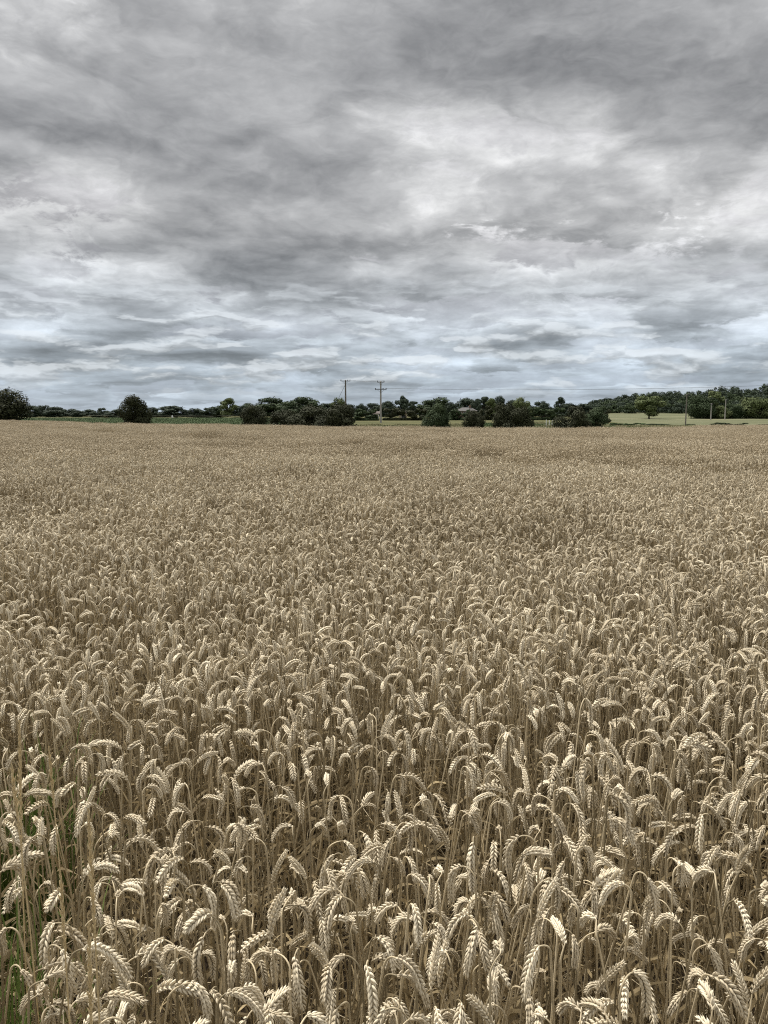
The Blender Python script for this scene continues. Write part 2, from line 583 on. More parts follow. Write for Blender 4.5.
def make_plant(r, form, detail, H=.85):
    """one wheat plant bending towards +x: three builders (stem, ear, leaf)"""
    (e0, e1), (n0, n1), _ = FORMS[form]
    lean = R(r.uniform(-2, 9))
    ear_len = r.uniform(.048, .084)
    neck = r.uniform(.018, .050) if form != 'upright' else .08
    stem, ear, th = curve_path(H, lean, R(r.uniform(e0, e1)), R(r.uniform(n0, n1)), ear_len, neck, r)
    # a little bow out of the plane, zero at the top so that ear and stem stay joined
    k = {'hi': 6, 'mid2': 4, 'mid': 3, 'low': 3}[detail]
    tint = r.uniform(.2, .8)
    s_mb, e_mb = MB(), MB()
    w = np.linspace(0, 1, len(stem))
    P = stem.copy()
    P[:, 1] += .02 * np.sin(np.pi * w) * r.uniform(-1, 1)
    rad = np.interp(w, [0, .5, .8, 1], [.0019, .0017, .0014, .0011])
    if detail in ('mid', 'low'):
        rad = rad * 1.15
    V, f = tube(P, rad, k, (0, 1, 0))
    s_mb.add(V, f, (tint - .2) / .6, 0)
    if detail == 'hi':       # the nodes of the straw
        for z0 in (r.uniform(.18, .26), r.uniform(.42, .52)):
            c = np.array([np.interp(z0, P[:, 2][:8], P[:, q][:8]) for q in range(3)])
            V, f = tube([c + (0, 0, z) for z in (-.006, -.002, .002, .006)], [.0019, .0031, .0031, .0019], 6, (0, 1, 0))
            s_mb.add(V, f, .05, 0)
    add_ear(e_mb, ear, th, r, detail, r.uniform(.28, .75)) if detail != 'low' else None
    if detail == 'low':
        V, f = tube(ear[::2], np.array([.0035, .0055, .0062, .006, .0062, .0058, .005, .0015])[:len(ear[::2])], 4, (0, 1, 0))
        e_mb.add(V, f, np.repeat(r.uniform(-.25, .40, len(ear[::2])), 4), 1)  # plain tube ear: tint set darker, standing in for shade between unmodelled spikelets
    n_leaf = {'hi': 4, 'mid2': 3, 'mid': 2, 'low': 1}[detail]
    leaves = []
    for q in range(n_leaf):
        l_mb = MB()
        leaves.append(l_mb)
        h = r.uniform(.12, .68) * H
        p = [np.interp(h, P[:, 2][:6], P[:, c][:6]) for c in range(3)]
        leaf_shape(l_mb, p, r, r.uniform(0, 6.28), r.uniform(.10, .24), r.uniform(.1, .9), {'hi': 8, 'mid2': 5, 'mid': 4, 'low': 3}[detail])
    return [s_mb, e_mb] + leaves


def make_straw(r, k):
    """a bare straw that has lost its ear, leaning and often snapped"""
    m = MB()
    L = r.uniform(.55, .92)
    th = R(r.uniform(6, 52))
    u = np.linspace(0, 1, 7)
    snap = r.uniform(.55, .9) if r.uniform() < .6 else 2
    P, p = [], np.zeros(3)
    for a, b_ in zip(u, np.append(u[1:], 1.15)):
        P.append(p)
        th2 = th + (R(r.uniform(40, 100)) if a > snap else 0)
        p = p + L * (b_ - a) * np.array([math.sin(th2), r.normal(0, .05), math.cos(th2)])
        th += R(r.normal(2, 3))
    V, f = tube(P, np.linspace(.0021, .0012, 7), k, (0, 1, 0))
    m.add(V, f, r.uniform(.2, .95), 0)
    if r.uniform() < .6:
        leaf_shape(m, P[3], r, r.uniform(0, 6.28), r.uniform(.12, .26), r.uniform(.1, .9), 6)
    return m


def pick_form(r):
    return r.choice(list(FORMS), p=[f[2] for f in FORMS.values()])


# height of the crop differs in broad soft patches; wheelings run across the field
_ph = rng.uniform(0, 6.28, (14,))
_kv = np.stack([np.cos(rng.uniform(0, 6.28, 14)), np.sin(rng.uniform(0, 6.28, 14))], -1) * np.geomspace(.5, 7, 14)[:, None]


def lush(x, y):
    v = sum(np.sin(k[0] * x + k[1] * y + p) * a for k, p, a in zip(_kv, _ph, np.geomspace(1, .45, 14)))
    return v / 3.2


def wheeling(x, y):
    """1 in a sprayer's wheel track, else 0"""
    a = R(32.7)
    s = (x * math.cos(a) + y * math.sin(a))
    w = 0
    for c in (-6.0, -4.1, 11.4, 13.3, 28.0, 29.9, 45.0, 46.9, 62, 63.9):
        w = np.maximum(w, np.exp(-((s - c) / .55) ** 2))
    return w


def crop_height(x, y):
    return .850 + .075 * lush(x, y)


def gn_field(name, protos, pts, rot, scl, vid, tilt=None, **kw):
    """ONE object: a cloud of points that carries copies of the plant meshes"""
    pm = bpy.data.meshes.new(name)
    pm.vertices.add(len(pts))
    pm.vertices.foreach_set('co', np.asarray(pts, np.float32).ravel())
    rv = np.zeros((len(pts), 3), np.float32)
    rv[:, 2] = rot
    if tilt is not None:
        rv[:, :2] = tilt
    pm.attributes.new('turn', 'FLOAT_VECTOR', 'POINT').data.foreach_set('vector', rv.ravel())
    scl = np.asarray(scl, np.float32)
    if scl.ndim == 1:
        scl = np.repeat(scl[:, None], 3, 1)
    pm.attributes.new('size', 'FLOAT_VECTOR', 'POINT').data.foreach_set('vector', np.ascontiguousarray(scl).ravel())
    pm.attributes.new('variety', 'INT', 'POINT').data.foreach_set('value', np.asarray(vid, np.int32))
    o = link(name, pm, **kw)
    ng = bpy.data.node_groups.new(name, 'GeometryNodeTree')
    ng.interface.new_socket('Geometry', in_out='INPUT', socket_type='NodeSocketGeometry')
    ng.interface.new_socket('Geometry', in_out='OUTPUT', socket_type='NodeSocketGeometry')
    n, l = ng.nodes, ng.links
    gi, go = n.new('NodeGroupInput'), n.new('NodeGroupOutput')
    jn = n.new('GeometryNodeJoinGeometry')
    for pme in reversed(protos):                  # joined last to first
        po = bpy.data.objects.new(pme.name, pme)
        oi = n.new('GeometryNodeObjectInfo')
        oi.inputs['Object'].default_value = po
        gt = n.new('GeometryNodeGeometryToInstance')
        l.new(oi.outputs['Geometry'], gt.inputs[0])
        l.new(gt.outputs[0], jn.inputs[0])
    ip = n.new('GeometryNodeInstanceOnPoints')
    ip.inputs['Pick Instance'].default_value = True
    l.new(gi.outputs[0], ip.inputs['Points'])
    l.new(jn.outputs[0], ip.inputs['Instance'])
    for nm, ty, sk in (('turn', 'FLOAT_VECTOR', 'Rotation'), ('size', 'FLOAT_VECTOR', 'Scale'), ('variety', 'INT', 'Instance Index')):
        na = n.new('GeometryNodeInputNamedAttribute')
        na.data_type = ty
        na.inputs['Name'].default_value = nm
        l.new(na.outputs[0], ip.inputs[sk])
    l.new(ip.outputs[0], go.inputs[0])
    o.modifiers.new('plants', 'NODES').node_group = ng
    return o


# --- the near wheat: every plant modelled in full
N_VAR = 30
variants = []
for i in range(N_VAR):
    form = ['hooked', 'arched', 'nodding', 'arched', 'hooked', 'arched', 'hooked', 'nodding', 'arched', 'upright'][i % 10]
    parts_ = make_plant(np.random.default_rng(100 + i), form, 'hi')
    whole = MB()
    for q in parts_:
        whole.merge(q)
    variants.append(dict(form=form, parts=[(nm, q.mesh(nm, MATS)) for nm, q in zip(('stem', 'ear', 'leaf', 'leaf', 'leaf', 'leaf'), parts_)], whole=whole.mesh('wheat_plant', MATS)))
straws = [make_straw(np.random.default_rng(900 + i), 5).mesh('straw', MATS) for i in range(6)]

NEAR = 2.9
DENS = 540
xs = np.arange(-6.0, 6.0, 1 / math.sqrt(DENS))
ys = np.arange(-1.6, NEAR, 1 / math.sqrt(DENS))
X, Y = np.meshgrid(xs, ys)
X = (X + rng.uniform(-.5, .5, X.shape) / math.sqrt(DENS) * 1.3).ravel()
Y = (Y + rng.uniform(-.5, .5, Y.shape) / math.sqrt(DENS) * 1.3).ravel()
keep = (np.abs(X) < np.maximum(Y, 0) * .62 + 1.9) & (np.hypot(X, Y - .02) > .50) & ~((Y < .45) & (np.abs(X) < .55))
for q_ in ((-1.06, 2.1), (-.70, 1.30)):            # green grass has come up in these gaps
    keep &= np.hypot(X - q_[0], Y - q_[1]) > .15
keep &= rng.uniform(0, 1, len(X)) < .86 + .25 * lush(X, Y)
X, Y = X[keep], Y[keep]
Hs = crop_height(X, Y) + rng.normal(0, .045, len(X)) - .12 * (rng.uniform(0, 1, len(X)) < .15)
rot = rng.uniform(0, 2 * np.pi, len(X))
vid = rng.integers(0, N_VAR, len(X))
Z = ground_z(X, Y)


def to_px(x, y, z):
    c, s = math.cos(PITCH), math.sin(PITCH)
    f = y * c - (z - EYE) * s
    u = y * s + (z - EYE) * c
    return 384 + F_PX * x / f, 512 - F_PX * u / f, f


# the plants whose ears show largest are objects of their own
tipx, tipy = X + .10 * np.cos(rot), Y + .10 * np.sin(rot)
u_, v_, f_ = to_px(tipx, tipy, Hs - .03)
inside = (u_ > -12) & (u_ < 780) & (v_ > 300) & (v_ < 1050) & (f_ > .2)
order = np.argsort(np.where(inside, np.hypot(np.hypot(X, Y), EYE - Hs), 99))
single = order[:286]
rest = np.setdiff1d(np.arange(len(X)), single)

FORM_WORDS = {
    'hooked': 'ripe wheat stalk nearest the camera with its heavy ear hooked right over and hanging down',
    'arched': 'ripe wheat stalk nearest the camera with its ear arched over to one side',
    'nodding': 'ripe wheat stalk nearest the camera with its ear only nodding outward',
    'upright': 'ripe wheat stalk nearest the camera with its ear still held upright',
}
for k in single:
    v = variants[vid[k]]
    e = link('wheat_stalk', None, loc=(X[k], Y[k], Z[k]), label=FORM_WORDS[v['form']], cat='wheat', group='nearest wheat stalks with %s ears' % v['form'])
    h = Hs[k] / .85
    e.rotation_euler = (rng.normal(0, .08), rng.normal(0, .08), rot[k])
    e.scale = (1, 1, h)
    for nm, me_ in v['parts']:
        link(nm, me_, parent=e)

vid[rest] = np.where(rng.uniform(0, 1, len(rest)) < .23, N_VAR + rng.integers(0, 6, len(rest)), vid[rest])
gn_field('wheat_field_near', [v['whole'] for v in variants] + straws, np.stack([X, Y, Z], -1)[rest], rot[rest],
         np.stack([np.ones(len(rest)), np.ones(len(rest)), Hs[rest] / .85], -1), vid[rest],
         tilt=rng.normal(0, .09, (len(rest), 2)), kind='stuff', label='ripe golden wheat standing close beyond the first stalks', cat='wheat')


# --- farther off the crop is laid out in small plots of many plants
def plot(seed, size, count, detail, spare=6):
    r = np.random.default_rng(seed)
    pool = []
    for i in range(spare):
        m = MB()
        for q in make_plant(r, pick_form(r), detail):
            if q.n:
                m.merge(q)
        pool.append(m)
    for i in range(3 if detail != 'low' else 0):
        pool.append(make_straw(r, 3))
    spare = len(pool)
    out = MB()
    for i in range(count):
        a = r.uniform(0, 6.283)
        h = 1 + r.normal(0, .055 if detail != 'low' else .085) - (.14 if r.uniform() < .15 else 0)
        c, s = math.cos(a), math.sin(a)
        tl, tm_ = r.normal(0, .09, 2)
        M = np.array([[c, -s, tl], [s, c, tm_], [0, 0, h]])
        out.merge(pool[r.integers(spare)], M, (r.uniform(-.5, .5) * size, r.uniform(-.5, .5) * size, 0), r.uniform(-.2, .2))
    return out.mesh('wheat_plot', MATS)


def plots(y0, y1, step, half):
    xs_ = np.arange(-140, 140, step)
    ys_ = np.arange(y0, y1, step)
    x, y = [q.ravel() for q in np.meshgrid(xs_, ys_)]
    x = x + rng.uniform(-.2, .2, len(x)) * step
    y = y + rng.uniform(-.2, .2, len(y)) * step
    ok = (np.abs(x) < y * half + 2.5) & (y < edge_dist(x, y))
    return x[ok], y[ok]


MIDEND = 17.0
mid_protos = [plot(300 + i, .66, 205, 'mid2', 12) for i in range(6)]
mx_, my_ = plots(NEAR - .1, MIDEND, .6, .60)
ok = np.hypot(mx_ * 0, my_) > 0
mh = crop_height(mx_, my_) / .85 * (1 - .45 * wheeling(mx_, my_))
gn_field('wheat_field_middle', mid_protos, np.stack([mx_, my_, ground_z(mx_, my_)], -1), rng.uniform(0, 6.28, len(mx_)),
         np.stack([np.ones(len(mx_)), np.ones(len(mx_)), mh], -1), rng.integers(0, 6, len(mx_)),
         kind='stuff', label='ripe golden wheat filling the middle of the field', cat='wheat')

far_protos = [plot(400 + i, 1.15, 330, 'low', 10) for i in range(6)]
fx_, fy_ = plots(MIDEND, 290, 1.0, .60)
fh = (crop_height(fx_, fy_) + .05 * np.sin(fy_ * .55 + .25 * fx_) * np.sin(fy_ * .21 - .4 * fx_ + 1)) / .85 * (1 - .55 * wheeling(fx_, fy_))
gn_field('wheat_field_far', far_protos, np.stack([fx_, fy_, ground_z(fx_, fy_)], -1), rng.uniform(0, 6.28, len(fx_)),
         np.stack([np.ones(len(fx_)), np.ones(len(fx_)), fh], -1), rng.integers(0, 6, len(fx_)),
         kind='stuff', label='pale ripe wheat reaching to the far edge of the field', cat='wheat')
print('PLANTS near', len(X), 'mid plots', len(mx_), 'far plots', len(fx_))
# ==== END WHEAT

# ------------------------------------------------------------------ fields beyond the wheat
m_pale, t, b = material('pale_pasture', .95, .1)
g = t.new('ShaderNodeTexCoord').outputs['Object']
stretch = t.v('MULTIPLY', g, (.02, .10, 0))
t.put(b.inputs['Base Color'], t.ramp(t.m('ADD', t.m('MULTIPLY', t.noise(stretch, 1, 4, .6), .7), t.m('MULTIPLY', t.noise(g, .8, 4, .6), .3)),
                                     [(.32, (.075, .085, .042)), (.5, (.115, .120, .066)), (.68, (.190, .180, .110))]))
pas_x = np.linspace(20, 420, 161)
pas_y = np.linspace(112, 400, 97)
sheet(pas_x, pas_y, 'pasture', m_pale, .05, lambda x, y: (x > y * .245) & (y > edge_dist(x, y) + 8))


def leafy(name, lo, mid, hi, scale=.9):
    m, t, b = material(name, .75, .15)
    at = t.new('ShaderNodeAttribute', attribute_name='tint', attribute_type='GEOMETRY')
    oi = t.new('ShaderNodeObjectInfo')
    g = t.new('ShaderNodeTexCoord').outputs['Object']
    f = t.m('ADD', t.m('MULTIPLY', at.outputs['Fac'], .5), t.m('MULTIPLY', t.noise(g, scale, 3, .6), .4))
    f = t.m('ADD', f, t.m('MULTIPLY', oi.outputs['Random'], .10))
    t.put(b.inputs['Base Color'], t.ramp(f, [(.15, lo), (.5, mid), (.85, hi)]))
    return m


m_haw = leafy('hawthorn_leaves', (.024, .028, .013), (.034, .038, .017), (.046, .050, .023))
m_oak = leafy('broad_leaves', (.026, .040, .018), (.042, .062, .027), (.066, .090, .040), .5)
m_ash = leafy('pale_leaves', (.065, .088, .032), (.105, .130, .052), (.150, .170, .080), .5)
m_far = leafy('far_leaves', (.032, .046, .030), (.046, .064, .042), (.066, .084, .055), .3)
m_crop = leafy('green_crop_leaves', (.030, .055, .018), (.062, .098, .036), (.110, .150, .062), .6)
m_verge = leafy('verge_grass_leaves', (.090, .100, .040), (.190, .185, .095), (.320, .285, .165), .5)
m_bark, t, b = material('bark', .9, .1)
t.put(b.inputs['Base Color'], t.ramp(t.noise(t.new('ShaderNodeTexCoord').outputs['Object'], 6, 5, .65), [(.3, (.030, .024, .017)), (.7, (.085, .070, .052))]))


def leaf_cloud(mb, r, centres, radii, n, size, slot=0, floor=0.0):
    """many small leaf sprays over a group of lobes: each a bent pair of triangles with its own direction and tint"""
    centres, radii = np.asarray(centres, float), np.asarray(radii, float)
    w = (radii.prod(1)) ** (2 / 3)
    k = r.choice(len(centres), n, p=w / w.sum())
    v = r.normal(size=(n, 3))
    v /= np.linalg.norm(v, axis=1)[:, None]
    rad = r.uniform(.35, 1.08, n) ** .55
    P = centres[k] + v * radii[k] * rad[:, None]
    P[:, 2] = np.maximum(P[:, 2], floor + r.uniform(0, size, n))
    nrm = v + r.normal(0, .28, (n, 3)) + (0, 0, .2)
    nrm /= np.linalg.norm(nrm, axis=1)[:, None]
    a = np.cross(nrm, r.normal(size=(n, 3)))
    a /= np.linalg.norm(a, axis=1)[:, None] + 1e-9
    b_ = np.cross(nrm, a)
    s_ = (size * r.uniform(.55, 1.3, n))[:, None]
    Q = np.stack([P - a * s_, P - b_ * s_ * .55 + nrm * s_ * .15, P + a * s_, P + b_ * s_ * .6 + nrm * s_ * .2], 1)
    tone = r.uniform(.2, .8, len(centres))
    t_ = np.repeat(np.clip(tone[k] * .7 + r.uniform(.05, .3, n), 0, 1), 4)
    mb.add(Q.reshape(-1, 3), np.arange(4 * n).reshape(-1, 4), t_, slot)


def crown_mesh(seed, style, mat):
    """unit crown: about 1 wide, 1 tall, foot at z = 0"""
    r = np.random.default_rng(seed)
    cs, rs = [], []
    if style == 'bush':
        for i in range(16):
            h = r.uniform(.16, .80)
            w = .36 * math.sqrt(max(.05, 1 - ((h - .35) / .62) ** 2))
            a = r.uniform(0, 6.283)
            q = w * math.sqrt(r.uniform(.1, 1))
            rr = r.uniform(.17, .26)
            cs.append((q * math.cos(a), q * math.sin(a), h))
            rs.append((rr, rr, rr * r.uniform(.75, 1.1)))
        n, size, fl = 9500, .025, 0.0
    elif style == 'round':
        for i in range(26):
            h = r.uniform(.12, .88)
            w = .42 * math.sqrt(max(.02, 1 - ((h - .40) / .50) ** 2))
            a = r.uniform(0, 6.283)
            q = w * math.sqrt(r.uniform(.1, 1))
            rr = r.uniform(.12, .19)
            cs.append((q * math.cos(a), q * math.sin(a), h))
            rs.append((rr, rr, rr * r.uniform(.8, 1.15)))
        n, size, fl = 5000, .035, .02
    elif style == 'open':                     # a tree with a clear stem
        for i in range(24):
            h = r.uniform(.18, .88)
            w = .40 * math.sqrt(max(.02, 1 - ((h - .50) / .42) ** 2))
            a = r.uniform(0, 6.283)
            q = w * math.sqrt(r.uniform(.1, 1))
            rr = r.uniform(.12, .19)
            cs.append((q * math.cos(a), q * math.sin(a), h))
            rs.append((rr, rr, rr * r.uniform(.65, .95)))
        n, size, fl = 5200, .034, .10
    elif style == 'tall':
        for i in range(15):
            h = r.uniform(.12, .88)
            w = .32 * math.sqrt(max(.03, 1 - ((h - .5) / .5) ** 2))
            a = r.uniform(0, 6.283)
            q = w * math.sqrt(r.uniform(.1, 1))
            rr = r.uniform(.13, .20)
            cs.append((q * math.cos(a), q * math.sin(a), h))
            rs.append((rr, rr, rr * r.uniform(.5, .75)))
        n, size, fl = 3200, .040, .03
    else:                                     # clipped hedge, long in x
        for i in range(26):
            cs.append((r.uniform(-.46, .46), r.uniform(-.3, .3), r.uniform(.15, .80)))
            rr = r.uniform(.10, .17)
            rs.append((rr * .55, rr, rr))
        n, size, fl = 3000, .045, 0.0
    for i in range(0 if style == 'open' else 10):                       # a skirt of leaves down to the ground
        a = i * .628 + r.uniform(-.2, .2)
        if style == 'hedge':
            cs.append((-.45 + .1 * i, r.uniform(-.3, .3), .10))
            rs.append((.10, .16, .12))
        else:
            q = {'bush': .22, 'round': .25, 'tall': .16, 'open': 0}[style]
            cs.append((q * math.cos(a), q * math.sin(a), .12))
            rs.append((.11, .11, .13))
    m = MB()
    leaf_cloud(m, r, cs, rs, int(n * 1.25), size, 0, fl)
    if style in ('bush', 'round', 'open'):            # single shoots that stand out of the outline
        for i in range(26):
            k = r.integers(len(cs))
            v = r.normal(size=3)
            v[2] = abs(v[2]) + .3
            v /= np.linalg.norm(v)
            c0 = np.array(cs[k]) + v * np.array(rs[k])
            leaf_cloud(m, r, [c0 + v * .03 * q for q in range(3)], [(.018, .018, .022)] * 3, 9, .020)
    V = np.concatenate(m.V)
    lo_, hi_ = np.percentile(V, 1, axis=0), np.percentile(V, 99, axis=0)
    k = np.array([1 / (hi_[0] - lo_[0]), 1 / (hi_[1] - lo_[1]), 1 / np.percentile(V[:, 2], 99.3)])
    m.V = [(v - np.array([(lo_[0] + hi_[0]) / 2, (lo_[1] + hi_[1]) / 2, 0])) * k for v in m.V]
    m.V = [v.astype(np.float32) for v in m.V]
    return m.mesh('crown', [mat], smooth=False)


def trunk_mesh(seed, style):
    r = np.random.default_rng(seed)
    m = MB()
    hgt = {'bush': .45, 'round': .62, 'tall': .7, 'hedge': .5, 'open': .62}[style]
    w0 = .035 if style != 'hedge' else .02
    z = np.linspace(0, hgt, 6)
    P = np.stack([np.cumsum(r.normal(0, .008, 6)), np.cumsum(r.normal(0, .008, 6)), z - .02], -1)
    V, f = tube(P, np.linspace(w0, w0 * .35, 6), 8)
    m.add(V, f)
    for i in range(5):
        h = r.uniform(.35, .9)
        p = np.array([np.interp(h * hgt, z, P[:, q]) for q in range(3)])
        a = r.uniform(0, 6.283)
        e = p + np.array([math.cos(a) * .22, math.sin(a) * .22, .18])
        V, f = tube([p, p * .5 + e * .5 + (0, 0, .02), e], [w0 * .5, w0 * .35, w0 * .12], 6)
        m.add(V, f)
    return m.mesh('trunk', [m_bark])


_cache = {}


def tree(name, x0, x1, top, base, dist, style, mat, seed, label, cat='tree', group=None, depth=None):
    """a tree or bush that reaches from the ground up to the height seen at frame row `top`"""
    key = (style, seed, mat.name)
    if key not in _cache:
        _cache[key] = (crown_mesh(hash((style, seed)) % 1000 if False else 17 * seed + {'bush': 1, 'round': 2, 'tall': 3, 'hedge': 4, 'open': 5}[style], style, mat),
                       trunk_mesh(seed, style))
    cm, tm_ = _cache[key]
    x = px_at((x0 + x1) / 2, dist)
    z = float(ground_z(x, dist))
    w = (x1 - x0) / F_PX * dist
    h = z_at(top, dist) - z
    e = link(name, None, loc=(x, dist, z - .03), label=label, cat=cat, group=group)
    e.scale = (w, depth if depth else w, h)
    e.rotation_euler = (0, 0, 0 if style == 'hedge' else (seed * 2.4 + x0) % 6.28)
    link('trunk', tm_, parent=e)
    link('crown', cm, parent=e)
    return e


def edge_at(px):
    return float(np.interp(px, [e[0] for e in EDGE_PX], [e[1] for e in EDGE_PX]))


EB = 'bushes along the far edge of the wheat'
for i, (x0, x1, top, mat, nm, lab) in enumerate([
    (-26, 28, 390.5, m_haw, 'hawthorn_bush', 'largest dark hawthorn bush, cut off by the left end of the field edge'),
    (121, 150, 396.5, m_haw, 'hawthorn_bush', 'dark rounded bush standing alone in front of the strip of green crop'),
    (241, 266, 406, m_haw, 'hawthorn_bush', 'round brownish bush with green crop showing on both sides of it'),
    (270, 299, 410, m_haw, 'hawthorn_bush', 'low bush forming the left end of the long dark bush clump'),
    (290, 327, 406, m_haw, 'hawthorn_bush', 'broad brown bush in the middle of the long dark bush clump'),
    (315, 354, 405, m_haw, 'hawthorn_bush', 'dark bush at the right end of the clump, below the single-crossarm pole'),
    (423, 450, 404.5, m_oak, 'hawthorn_bush', 'olive green bush at the wheat edge, first to the right of the double-crossarm pole'),
    (464, 484, 411, m_haw, 'hawthorn_bush', 'smallest dark bush at the wheat edge, below the pale house roof'),
    (493, 517, 403.5, m_haw, 'hawthorn_bush', 'tall half of the twin dark bush right of the house'),
    (507, 533, 408, m_haw, 'hawthorn_bush', 'lower half of the twin dark bush, beside the white posts'),
    (554, 587, 406.5, m_haw, 'hawthorn_bush', 'dark brown bush between the white posts and the pale pasture'),
]):
    tree(nm, x0, x1, top, 0, edge_at((x0 + x1) / 2) + 5 + (i % 3), 'bush', mat, 0 if i == 0 else (i + 2) % 5, lab, 'bush', EB)
tree('hawthorn_bush', 581, 605, 408, 0, 112, 'bush', m_oak, 3, 'greener bush that ends the bush row at the pale pasture', 'bush', EB)

HG = 'dark hedges behind the bushes'
for i, (x0, x1, top, lab) in enumerate([
    (346, 378, 409, 'dark clipped hedge behind the pale verge, left of the double-crossarm pole'),
    (384, 426, 408.5, 'long dark hedge just right of the double-crossarm pole'),
    (447, 469, 409.5, 'dark hedge between the olive green bush and the smallest bush, under the house'),
    (478, 498, 406, 'dark hedge between the smallest bush and the twin bush'),
    (525, 562, 407.5, 'dark hedge behind the white posts'),
    (583, 608, 409.5, 'dark hedge running out beside the pale pasture'),
]):
    tree('hedge', x0, x1, top, 0, 205 + i * 3, 'hedge', m_haw if i % 2 else m_oak, i % 3, lab, 'hedge', HG, depth=4)
tree('hedge', 92, 262, 415.2, 0, 262, 'hedge', m_haw, 1, 'low brown hedge along the back of the green crop', 'hedge', HG, depth=3)

FT = 'far trees on the skyline'
SAME = 'small rounded tree in the low treeline between the two leftmost bushes'
for i, (x0, x1, top, style, mat, lab) in enumerate([
    (22, 42, 405.5, 'round', m_far, SAME), (35, 53, 405.5, 'round', m_far, SAME), (47, 66, 407, 'round', m_far, SAME),
    (59, 78, 409, 'round', m_far, SAME), (72, 87, 410.5, 'round', m_far, SAME), (83, 97, 409.5, 'round', m_far, SAME), (93, 104, 411.5, 'round', m_far, SAME),
    (99, 111, 408, 'round', m_far, 'small round tree on the skyline just left of the lone dark bush'),
    (108, 126, 409.5, 'round', m_far, 'low tree half hidden by the left side of the lone dark bush'),
    (147, 162, 407.5, 'round', m_far, 'rounded tree on the skyline touching the right side of the lone dark bush'),
    (162, 191, 406, 'round', m_far, 'broad domed tree on the skyline above the white marker post'),
    (189, 206, 408.5, 'round', m_far, 'low flat tree on the skyline right of the broad domed tree'),
    (202, 217, 408, 'round', m_far, 'small dark tree left of the tall tree with a pale top'),
    (211, 229, 406, 'round', m_oak, 'dark tree against the left side of the tall tree with a pale top'),
    (221, 237, 398.5, 'tall', m_ash, 'tall tree with a pale loose top left of the round brownish bush'),
    (232, 249, 406, 'round', m_far, 'low tree right behind the tall tree with a pale top'),
    (244, 264, 403.5, 'round', m_oak, 'dark tree directly above the round brownish bush'),
    (254, 285, 398, 'round', m_oak, 'big dark tree above the gap left of the long bush clump'),
    (278, 303, 400, 'round', m_oak, 'dark tree above the left half of the long bush clump'),
    (286, 322, 397.5, 'round', m_oak, 'biggest dark tree, domed above the middle of the long bush clump'),
    (317, 336, 403.5, 'round', m_far, 'low tree crossed by the slanting stay wire'),
    (333, 349, 398.5, 'round', m_ash, 'pale green tree at the foot of the single-crossarm pole'),
    (345, 357, 404.5, 'round', m_far, 'small tree just right of the single-crossarm pole'),
    (353, 365, 404, 'round', m_far, 'small dark tree midway between the two tall poles'),
    (361, 384, 403.5, 'round', m_far, 'spreading tree just left of the double-crossarm pole'),
    (381, 398, 401.5, 'round', m_far, 'rounded tree touching the right side of the double-crossarm pole'),
    (396, 408, 396.5, 'tall', m_far, 'narrow upright tree, the tallest soon after the double-crossarm pole'),
    (407, 417, 401.5, 'tall', m_far, 'small pointed tree left of the olive green bush'),
    (416, 448, 398, 'round', m_oak, 'broad dark tree rising behind the olive green bush'),
    (442, 457, 402.5, 'round', m_far, 'low tree filling the dip left of the house'),
    (453, 474, 398.5, 'round', m_far, 'round tree directly behind the pale house roof'),
    (468, 479, 400.5, 'round', m_far, 'small tree at the right end of the house'),
    (475, 489, 397, 'tall', m_far, 'greyish upright tree right of the house'),
    (486, 496, 399, 'tall', m_ash, 'thin pale tree squeezed between two upright trees right of the house'),
    (492, 505, 396.5, 'round', m_far, 'upright dark tree above the tall half of the twin bush'),
    (503, 516, 400.5, 'round', m_far, 'low tree in the dip above the twin bush'),
    (513, 531, 398, 'round', m_ash, 'broad pale tree above the lower half of the twin bush'),
    (529, 545, 402, 'round', m_far, 'dark tree on the skyline above the white posts'),
    (538, 551, 401.5, 'round', m_far, 'greyish tree between the white posts and the lone pointed tree'),
    (553, 564, 397.5, 'tall', m_far, 'lone pointed tree standing above the dark brown bush'),
    (558, 576, 403.5, 'round', m_far, 'low tree to the right of the lone pointed tree'),
    (572, 590, 404, 'round', m_far, 'low tree where the skyline starts to climb to the wood'),
]):
    tree('distant_tree', x0, x1, top, 0, 330 + (i * 37) % 70, style, mat, i % 5, lab, 'tree',
         'trees of the low left treeline' if lab == SAME else FT)

PT = 'trees on the pale pasture'
for i, (x0, x1, top, dist, style, mat, lab) in enumerate([
    (634, 660, 396.5, 280, 'open', m_ash, 'lone round green tree standing out on the pale pasture'),
    (687, 714, 396, 282, 'bush', m_oak, 'full bushy tree in front of the wood, right of the thin dark pole'),
    (703, 720, 391.5, 288, 'tall', m_ash, 'taller loose pale tree rising behind the full bushy tree'),
    (710, 727, 406, 281, 'bush', m_ash, 'low pale bush between the two grey poles'),
    (722, 742, 404, 283, 'bush', m_oak, 'low green bush right of the taller grey pole'),
    (737, 772, 398, 284, 'bush', m_ash, 'wide pale green bushy tree at the right end of the pasture'),
    (765, 800, 402, 286, 'bush', m_oak, 'dark bushy tree cut off by the right end of the photo'),
]):
    tree('field_tree', x0, x1, top, 0, dist, style, mat, i % 5, lab, 'tree', PT)

